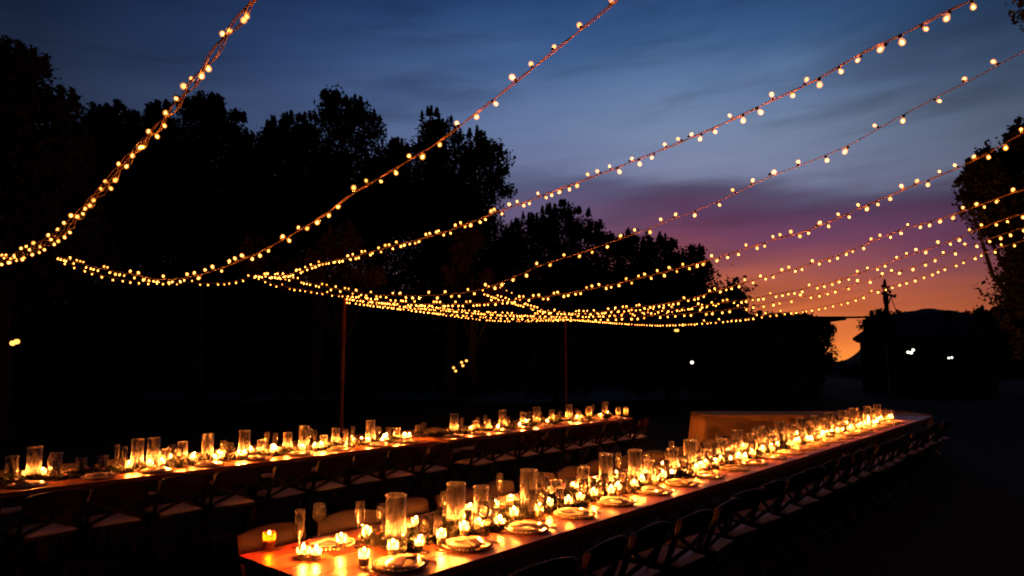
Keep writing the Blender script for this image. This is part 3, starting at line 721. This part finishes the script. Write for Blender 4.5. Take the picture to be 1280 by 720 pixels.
strand('lower crowded string of bulbs sagging between the two poles', [(432, 371), (480, 381), (540, 390), (590, 397), (630, 400), (670, 400), (707, 398)], base(432), base(707), .17, 1, 0, .0, .1)
strand('loose loop of bulbs dropping from the middle to the farther pole', [(600, 362), (625, 358), (640, 368), (655, 380), (675, 388), (707, 392), (760, 394), (830, 390), (900, 378)], base(600), (base(707)[0] + 4.5, base(707)[1] - 4), .2, 2, 0, .01, .4)

# ------------------------------------------------------------------ trees
def wlobe(px, py, r, Y): c = atY(px, py, Y); return (c, r / F * Y)
def tree(name, label, Y, lobes, leafsize, mater, dens=1.0, trunk=True, group='trees behind the lights', cat='tree', spread=1.0, tpx=None):
    L_ = [wlobe(x, y, r, Y) for x, y, r in lobes]
    cx = sum(c.x for c, r in L_) / len(L_) if tpx is None else atY(tpx, 452, Y).x
    root = empty(name, (cx, Y, 0)); tag(root, label, cat, group); O = Vector((cx, Y, 0))
    pts = []; sz = []
    for c, r in L_:
        dz = random.uniform(-.5, .5) * r * spread
        c = c - O + Vector((0, dz, 0))
        ncl = max(6, int(14 * (r / .8) ** 1.6))
        la = leafsize * leafsize * .5 * .5
        ntot = int(dens * 6.0 * math.pi * r * r / la)
        per = max(4, ntot // ncl)
        d = rng.normal(size=(ncl, 3)); d /= np.linalg.norm(d, axis=1)[:, None]
        rad = r * rng.uniform(.05, 1.02, (ncl, 1)) ** .42
        cc = np.array(c) + d * rad * np.array([1, .8, 1])
        sg = r * .20 + leafsize * .7
        nsp = 9
        for _ in range(nsp):
            sp = np.array(c) + np.array([rng.uniform(-.85, .85) * r, rng.uniform(-.5, .5) * r, 0]); sp[2] += math.sqrt(max(0, 1 - ((sp[0] - c.x) / r) ** 2)) * r * .85
            k_ = int(per * .8); h_ = r * rng.uniform(.35, .85); tt = rng.uniform(0, 1, k_)
            g_ = np.stack([rng.normal(0, 1, k_) * r * .085 * (1.15 - tt), rng.normal(0, 1, k_) * r * .10, tt * h_], 1)
            pts.append(sp + g_); sz.append(rng.uniform(.5, 1.1, k_) * leafsize)
        for q in cc:
            k_ = int(per * rng.uniform(.5, 1.5)); g_ = np.clip(rng.normal(0, 1, (k_, 3)), -1.9, 1.9) * sg * rng.uniform(.6, 1.2) * np.array([1, .9, .9])
            pts.append(q + g_); sz.append(rng.uniform(.6, 1.35, k_) * leafsize)
    pts = np.concatenate(pts); sz = np.concatenate(sz)
    keep = pts[:, 2] > .05; pts = pts[keep]; sz = sz[keep]
    me = leaves_mesh('crown', pts, sz, mater, aspect=.55); o = bpy.data.objects.new('crown', me); col.objects.link(o); o.parent = root
    if trunk:
        m_ = MB(); top = max(c.z for c, r in L_); mid = sum(c.z for c, r in L_) / len(L_)
        cr = sum(r for c, r in L_) / len(L_)
        tr_ = max(.07, top * .022)
        f_ = Vector((random.uniform(-.2, .2), 0, mid * .55))
        m_.tube([(0, 0, -.05), (0, 0, .3), f_ * .5 + Vector((.05, 0, 0)), f_, Vector((f_.x * 1.3, 0, mid))], [tr_ * 1.5, tr_ * 1.1, tr_ * .95, tr_ * .8, tr_ * .5], 9)
        m_.build('trunk', M['bark'], root)
        b = MB()
        for c, r in L_:
            e = c - O; s = f_ * random.uniform(.75, 1.05); m2_ = s.lerp(e, .5) + Vector((random.uniform(-.3, .3), random.uniform(-.2, .2), .1))
            b.tube([s, m2_, e + Vector((0, 0, r * .6))], [tr_ * .5, tr_ * .3, tr_ * .1], 6)
        b.build('branches', M['bark'], root)
    print(name, len(pts)); return root
B_ = M['leaf']
def wood():
    pts = []
    for px in np.arange(-330, 1010, 3.0):
        Y = 62 + 8 * math.sin(px * .01)
        yt = 372 - 10 * math.sin(px * .021) - 6 * math.sin(px * .053 + 1) if px < 860 else 398
        top = atY(px, yt, Y)
        n_ = 150; p = np.empty((n_, 3)); p[:, 0] = top.x + rng.normal(0, .35, n_); p[:, 1] = Y + rng.uniform(-2.5, 2.5, n_); p[:, 2] = top.z * (1 - rng.uniform(0, 1, n_) ** 1.3 * 1.0) + rng.normal(0, .25, n_); pts.append(p)
    pts = np.concatenate(pts); pts = pts[pts[:, 2] > 0]
    me = leaves_mesh('distant_wood', pts, rng.uniform(.35, .8, len(pts)), M['leaf'], aspect=.8); o = bpy.data.objects.new('distant_wood', me); col.objects.link(o); tag(o, 'far dark wood closing the view behind all the trees', 'wood', kind='stuff')
wood()
tree('dense_tree', 'tallest black tree cut by the left edge', 16, [(-10, 110, 48), (30, 112, 34), (-30, 190, 70), (30, 180, 50), (70, 160, 36), (20, 250, 70), (82, 220, 42), (60, 300, 60), (-20, 320, 70)], .14, B_, 1.1)
tree('dense_tree', 'ragged tree behind the thick left string', 24, [(128, 170, 26), (115, 200, 34), (152, 172, 26), (150, 215, 45), (195, 152, 20), (185, 185, 34), (110, 270, 60), (180, 270, 55)], .15, B_, 1.0)
tree('dense_tree', 'round topped tree just right of the thick left string', 26, [(238, 140, 17), (262, 142, 20), (285, 158, 20), (240, 180, 40), (285, 200, 34), (225, 240, 50), (290, 260, 50)], .15, B_, 1.0)
tree('dense_tree', 'tall peaked tree left of centre', 27, [(345, 172, 18), (370, 170, 18), (385, 160, 14), (415, 138, 16), (440, 145, 18), (462, 160, 16), (360, 200, 32), (425, 185, 38), (340, 250, 45), (400, 250, 55), (450, 240, 36)], .15, B_, 1.05)
tree('dense_tree', 'loose crowned tree left of the pale sky gap', 28, [(497, 200, 18), (540, 158, 15), (552, 172, 20), (535, 200, 26), (588, 188, 22), (612, 205, 20), (625, 232, 16), (575, 225, 38), (505, 250, 38), (560, 290, 48), (600, 268, 26)], .15, B_, .95)
tree('pointed_tree', 'pointed dark tree near the picture centre', 32, [(705, 265, 11), (690, 278, 16), (722, 280, 16), (668, 288, 14), (745, 295, 14), (700, 310, 38), (650, 305, 24), (740, 330, 34), (690, 360, 44), (630, 335, 36)], .15, B_, 1.1)
tree('bushy_tree', 'low bushy tree right of the pointed tree', 33, [(765, 308, 12), (785, 310, 16), (815, 318, 18), (840, 322, 14), (868, 325, 14), (880, 340, 11), (800, 345, 34), (850, 358, 32), (790, 385, 36), (858, 392, 30), (892, 395, 14)], .15, B_, 1.1)
tree('dense_tree', 'dark tree behind the gap between the peaked and loose trees', 38, [(480, 205, 22), (470, 235, 30), (500, 260, 50), (450, 300, 60), (380, 300, 60), (300, 290, 50), (320, 205, 28), (330, 240, 40), (560, 250, 34), (590, 280, 30), (560, 320, 50), (610, 330, 36)], .2, B_, 1.0)
tree('dense_tree', 'broad dark tree low behind the left strings', 36, [(200, 300, 60), (130, 310, 60), (60, 330, 60), (260, 320, 60), (110, 190, 40), (150, 220, 50), (210, 200, 40), (215, 250, 50), (320, 320, 50)], .2, B_, 1.0)
tree('lit_tree', 'small tree catching warm light over the nearer pole', 20.5, [(430, 318, 26), (405, 335, 20), (450, 340, 20), (385, 350, 14), (320, 320, 18), (470, 350, 12), (362, 345, 14)], .10, M['warm_lit_leaf'], .35, tpx=428)
tree('lit_tree', 'hanging foliage catching warm light left of the farther pole', 22.5, [(585, 310, 20), (575, 335, 12), (560, 345, 9), (620, 375, 12), (610, 355, 12)], .10, M['warm_lit_leaf'], .35, tpx=590)
R_ = dict(group='trees on the right')
tree('overhanging_tree', 'dark tree leaning in from the right edge behind the bulbs', 12, [(1240, 208, 18), (1222, 215, 14), (1208, 240, 17), (1270, 192, 18), (1262, 225, 30), (1232, 255, 24), (1285, 260, 38), (1262, 290, 22), (1300, 330, 36), (1290, 180, 25), (1285, 365, 22), (1268, 380, 12), (1300, 410, 40), (1258, 396, 10), (1275, 425, 24), (1330, 260, 70), (1340, 350, 70), (1278, 312, 26), (1275, 345, 20), (1226, 232, 24), (1290, 385, 32), (1212, 258, 12), (1248, 278, 18)], .085, B_, .9, tpx=1325, **R_)
tree('overhanging_tree', 'leafy branch dipping into the top right corner', 8, [(1292, 8, 20), (1300, 28, 16), (1325, 15, 36), (1400, 80, 60)], .07, B_, .9, tpx=1420, **R_)
G2 = dict(group='dark bushes along the back')
for i, (x0, lab) in enumerate([(-20, 'dark bush by the warm lantern at the left edge'), (90, 'broad bush second from the left edge under the trees'), (200, 'broad bush third from the left edge under the trees'), (310, 'dark bush left of the nearer pole'), (420, 'dark bush straight behind the nearer pole'), (530, 'dark bush hiding two warm lamps'), (640, 'dark bush left of the farther pole'), (750, 'dark bush right of the farther pole'), (850, 'dark bush in front of the flat roofed building')]):
    Y = 30 + (i % 3) * 1.3
    yt = 395 + random.uniform(-10, 8)
    tree('bush', lab, Y, [(x0 + dx, yt + dy, rr) for dx, dy, rr in ((-35, 0, 40), (10, -10, 44), (50, 5, 40), (-50, 50, 42), (0, 50, 46), (50, 50, 42))], .2, M['leaf2'], 1.15, trunk=False, cat='bush', **G2)
tree('bush', 'rounded bush on the left of the orange gap', 30, [(1026, 423, 13), (1034, 412, 6), (1008, 426, 18), (1012, 445, 26), (1034, 455, 9), (1055, 462, 7), (1070, 464, 6)], .12, M['leaf2'], 1.2, trunk=False, cat='bush', **G2)
tree('bush', 'climbing bush over the eave right of the orange gap', 32.5, [(1093, 402, 9), (1086, 411, 9), (1102, 399, 8), (1108, 412, 14), (1230, 398, 10), (1245, 402, 12)], .12, M['leaf2'], 1.2, trunk=False, cat='bush', **G2)
tree('bush', 'ragged dark bush low on the right edge', 26, [(1250, 412, 16), (1275, 430, 26), (1240, 445, 20)], .14, M['leaf2'], 1.1, trunk=False, cat='bush', **G2)

tree('bush', 'ragged line of shrubs growing on top of the low hill', 62, [(1122, 397, 6), (1186, 394, 4), (1208, 396, 5), (1228, 398, 7)], .25, M['leaf2'], .7, trunk=False, cat='bush', **G2)
# hill on the horizon
m_ = MB(); vs = []; fs = []; prof = [(980, 440), (1040, 452), (1072, 440), (1100, 400), (1120, 392), (1132, 389.5), (1145, 388), (1153, 386), (1165, 385.5), (1178, 387.5), (1190, 388), (1210, 392), (1235, 396), (1270, 402), (1330, 415), (1420, 440)]
nr = 9
cp = catmull([(p[0], p[1]) for p in prof], 5)
for j in range(nr):
    t = j / (nr - 1); Y = 70 + 50 * t; hh = math.sin(math.pi * min(1, t * 1.0))
    for q in cp:
        top = atY(q[0], q[1], 95)
        vs.append((top.x * Y / 95, Y, -.3 + max(0, top.z + .3) * (hh if t != .5 else 1)))
nc = len(cp)
for j in range(nr - 1):
    for i in range(nc - 1): fs.append((j * nc + i, j * nc + i + 1, (j + 1) * nc + i + 1, (j + 1) * nc + i))
m_.add(vs, fs, 0, True); tag(m_.build('hill', M['ground']), kind='structure')

# ------------------------------------------------------------------ buildings
def building_flat():
    a = atY(884, 397.5, 36.5); b = atY(1051, 395, 36.5)
    d = Vector((b.x - a.x, b.y - a.y, 0)); Lb = d.length; ang = math.atan2(d.y, d.x); c = Vector(((a.x + b.x) / 2, (a.y + b.y) / 2, 0)); hh = (a.z + b.z) / 2
    r = empty('flat_roofed_building', c, ang); tag(r, 'long low building with a flat overhanging roof behind the tables', 'building')
    m_ = MB(); m_.box((-.4, 2.2, (hh - .2) / 2), (Lb - 1.6, 4, hh - .2)); m_.build('wall', M['wall'], r)
    m_ = MB(); m_.box((0, 2.0, hh - .1), (Lb, 5.2, .2)); m_.build('roof', M['roof'], r, .02)
    m_ = MB(); m_.bar((Lb / 2 + .003, -.4, hh - .05), (Lb / 2 + 2.4, -.4, hh - .01), .12, .1); m_.build('roof_beam', M['wood_dark'], r)
    m_ = MB(); m_.box((Lb / 2 + 2.3, -.4, (hh - .09) / 2), (.1, .1, hh - .09)); m_.build('post', M['wood_dark'], r)
    for k in range(3):
        x = -Lb / 2 + 1.6 + k * 2.0
        w_ = MB(); w_.box((x, .185, 1.5), (.9, .03, 1.1)); f = w_.build('window', M['metal'], r)
        p_ = MB(); p_.box((x, .165, 1.5), (.8, .006, 1.0)); p_.build('pane', M['pane'], f)
building_flat()
def house():
    l = atY(1076, 452, 40).x; rot = -math.atan2(l, 40) - R(2); kx = (1243 - 640) / F; rr = (kx * 40 - l) / (math.cos(rot) - kx * math.sin(rot)); ev = atY(1069, 424, 40).z; rg = atY(1120, 397, 42).z
    c = Vector((l + rr / 2 * math.cos(rot), 40 + rr / 2 * math.sin(rot), 0)); r = empty('hip_roofed_house', c, rot); tag(r, 'low dark house with a hipped roof right of the orange gap', 'house')
    hw = rr / 2
    m_ = MB(); m_.box((0, 3, (ev + .05) / 2), (2 * hw, 6, ev + .05)); m_.build('wall', M['wall'], r)
    m_ = MB(); o = .35
    v = [(-hw - o, -o, ev), (hw + o, -o, ev), (hw + o, 6 + o, ev), (-hw - o, 6 + o, ev), (-hw + 1.3, 2.4, rg), (hw - 1.3, 2.4, rg), (hw - 1.3, 3.6, rg), (-hw + 1.3, 3.6, rg)]
    m_.add([(x, y, z + .06) for x, y, z in v] + [(x, y, ev - .06) for x, y, z in v[:4]], [(0, 1, 5, 4), (1, 2, 6, 5), (2, 3, 7, 6), (3, 0, 4, 7), (4, 5, 6, 7), (8, 9, 1, 0), (9, 10, 2, 1), (10, 11, 3, 2), (11, 8, 0, 3), (11, 10, 9, 8)])
    m_.build('roof', M['roof'], r)
    for x in (-2.2, 1.2):
        w_ = MB(); w_.box((x, -.02, 1.4), (1.0, .04, 1.0)); f = w_.build('window', M['metal'], r)
        p_ = MB(); p_.box((x, -.045, 1.4), (.88, .006, .88)); p_.build('pane', M['pane'], f)
    w_ = MB(); w_.box((-.5, -.02, 1.0), (.9, .04, 2.0)); f = w_.build('door', M['wood_dark'], r)
    h_ = MB(); h_.tube([(-.2, -.04, 1.0), (-.2, -.09, 1.0)], .02, 8); h_.build('handle', M['metal'], f)
house()

# utility pole
def upole():
    Y = 36; b = atY(1105.5, 350, Y); r = empty('utility_pole', (b.x, Y, 0)); tag(r, 'black utility pole with crooked crossarm against the orange sky', 'utility pole')
    hh = b.z; k = Y / F
    m_ = MB(); m_.tube([(.08, 0, 0), (.05, 0, hh * .6), (0, 0, hh - .1)], [.16, .13, .085], 10); m_.build('post', M['wood_dark'], r)
    m_ = MB(); m_.bar((-2.5 * k, -.02, hh - 17 * k), (12.5 * k, -.02, hh - 21.5 * k), .1, .1); m_.bar((-3 * k, 0, hh - 10 * k), (5 * k, 0, hh - 13 * k), .09, .09); m_.build('crossarm', M['wood_dark'], r)
    m_ = MB(); m_.bar((8 * k, -.02, hh - 18 * k), (3 * k, 0, hh - 31 * k), .05, .05); m_.tube([(1 * k, .05, hh - 12 * k), (6.5 * k, .05, hh - 17 * k), (14 * k, .05, hh - 42 * k)], .02, 6); m_.build('brace', M['wood_dark'], r)
    for (x, z) in ((0, -1), (12, -20), (-3.5, -17), (6, -15), (-3, -8), (4, -9)):
        i_ = MB(); i_.lathe([(0, -.09), (.07, -.06), (.05, -.02), (.08, .02), (.05, .07), (0, .09)], 8, (x * k, -.02, hh + z * k)); i_.build('insulator', M['metal'], r)
    m_ = MB(); m_.lathe([(0, -.28), (.12, -.26), (.14, 0), (.12, .2), (0, .24)], 10, (-1.2 * k, -.12, hh - 24 * k)); m_.build('transformer', M['metal'], r)
upole()

# ------------------------------------------------------------------ far lamps
def lamp(name, label, px, py, Y, size, mt, post=True, heads=((0, 0),)):
    p = atY(px, py, Y); r = empty(name, (p.x, Y, 0)); tag(r, label, 'lamp')
    for k, (dx, dz) in enumerate(heads):
        h_ = MB(); h_.lathe([(0, -size), (size * .7, -size * .7), (size, 0), (size * .7, size * .7), (0, size)], 10, (dx, 0, p.z + dz)); h_.build('light_globe', mt, r)
    c_ = MB()
    for (dx, dz) in heads: c_.lathe([(size * 1.25, size * .8), (size * .5, size * 1.4), (0, size * 1.6)], 8, (dx, 0, p.z + dz))
    c_.build('shade', M['metal'], r)
    m_ = MB(); m_.tube([(0, .12, 0), (0, .12, p.z + .1), (0, .04, p.z + size * 1.7)], .018, 8)
    for (dx, dz) in heads[1:]: m_.tube([(0, .12, p.z), (dx, .03, p.z + dz + size * 1.5)], .015, 6)
    m_.build('post', M['metal'], r)
lamp('garden_lantern', 'warm lantern glowing near the left edge', 21, 427, 14, .055, M['lamp_warm'], heads=((0, 0), (-.08, -.03)))
lamp('garden_lantern', 'pair of warm lamps glowing through the bush near the middle', 577, 453, 26, .05, M['lamp_warm'], heads=((0, 0), (-.30, -.2), (.18, .06), (-.22, -.32), (.05, -.12)))
lamp('garden_lantern', 'small warm lamp hanging just under the lowest string', 847, 413, 28, .055, M['lamp_warm'], heads=((0, 0), (.22, .22), (-.08, .0)))
lamp('white_lamp', 'cool white lamp left of the flat roofed building', 865, 453, 28, .07, M['lamp_white'])
lamp('white_lamp', 'brightest white lamp below the utility pole', 1139, 441, 32, .065, M['lamp_white'], heads=((0, 0), (-.14, .03), (.10, .13)))
lamp('white_lamp', 'paired small white lamps between the brightest lamp and the right tree', 1186, 447.5, 32, .05, M['lamp_white'], heads=((0, 0), (.14, .02)))
lamp('white_lamp', 'faintest white lamp, rightmost of the far lamps', 1217, 450, 32, .035, M['lamp_white'])

# ------------------------------------------------------------------ render
scene.render.engine = 'CYCLES'
scene.view_settings.view_transform = 'Standard'; scene.view_settings.look = 'None'
scene.view_settings.exposure = 0; scene.view_settings.gamma = 1
c = scene.cycles
c.use_denoising = True
try: c.denoiser = 'OPENIMAGEDENOISE'
except Exception: pass
c.use_light_tree = True; c.max_bounces = 8; c.diffuse_bounces = 3; c.glossy_bounces = 3; c.transmission_bounces = 4
c.transparent_max_bounces = 32; c.sample_clamp_indirect = 3; c.sample_clamp_direct = 0; c.caustics_reflective = False; c.caustics_refractive = False
c.use_adaptive_sampling = False
c.filter_width = 1.9
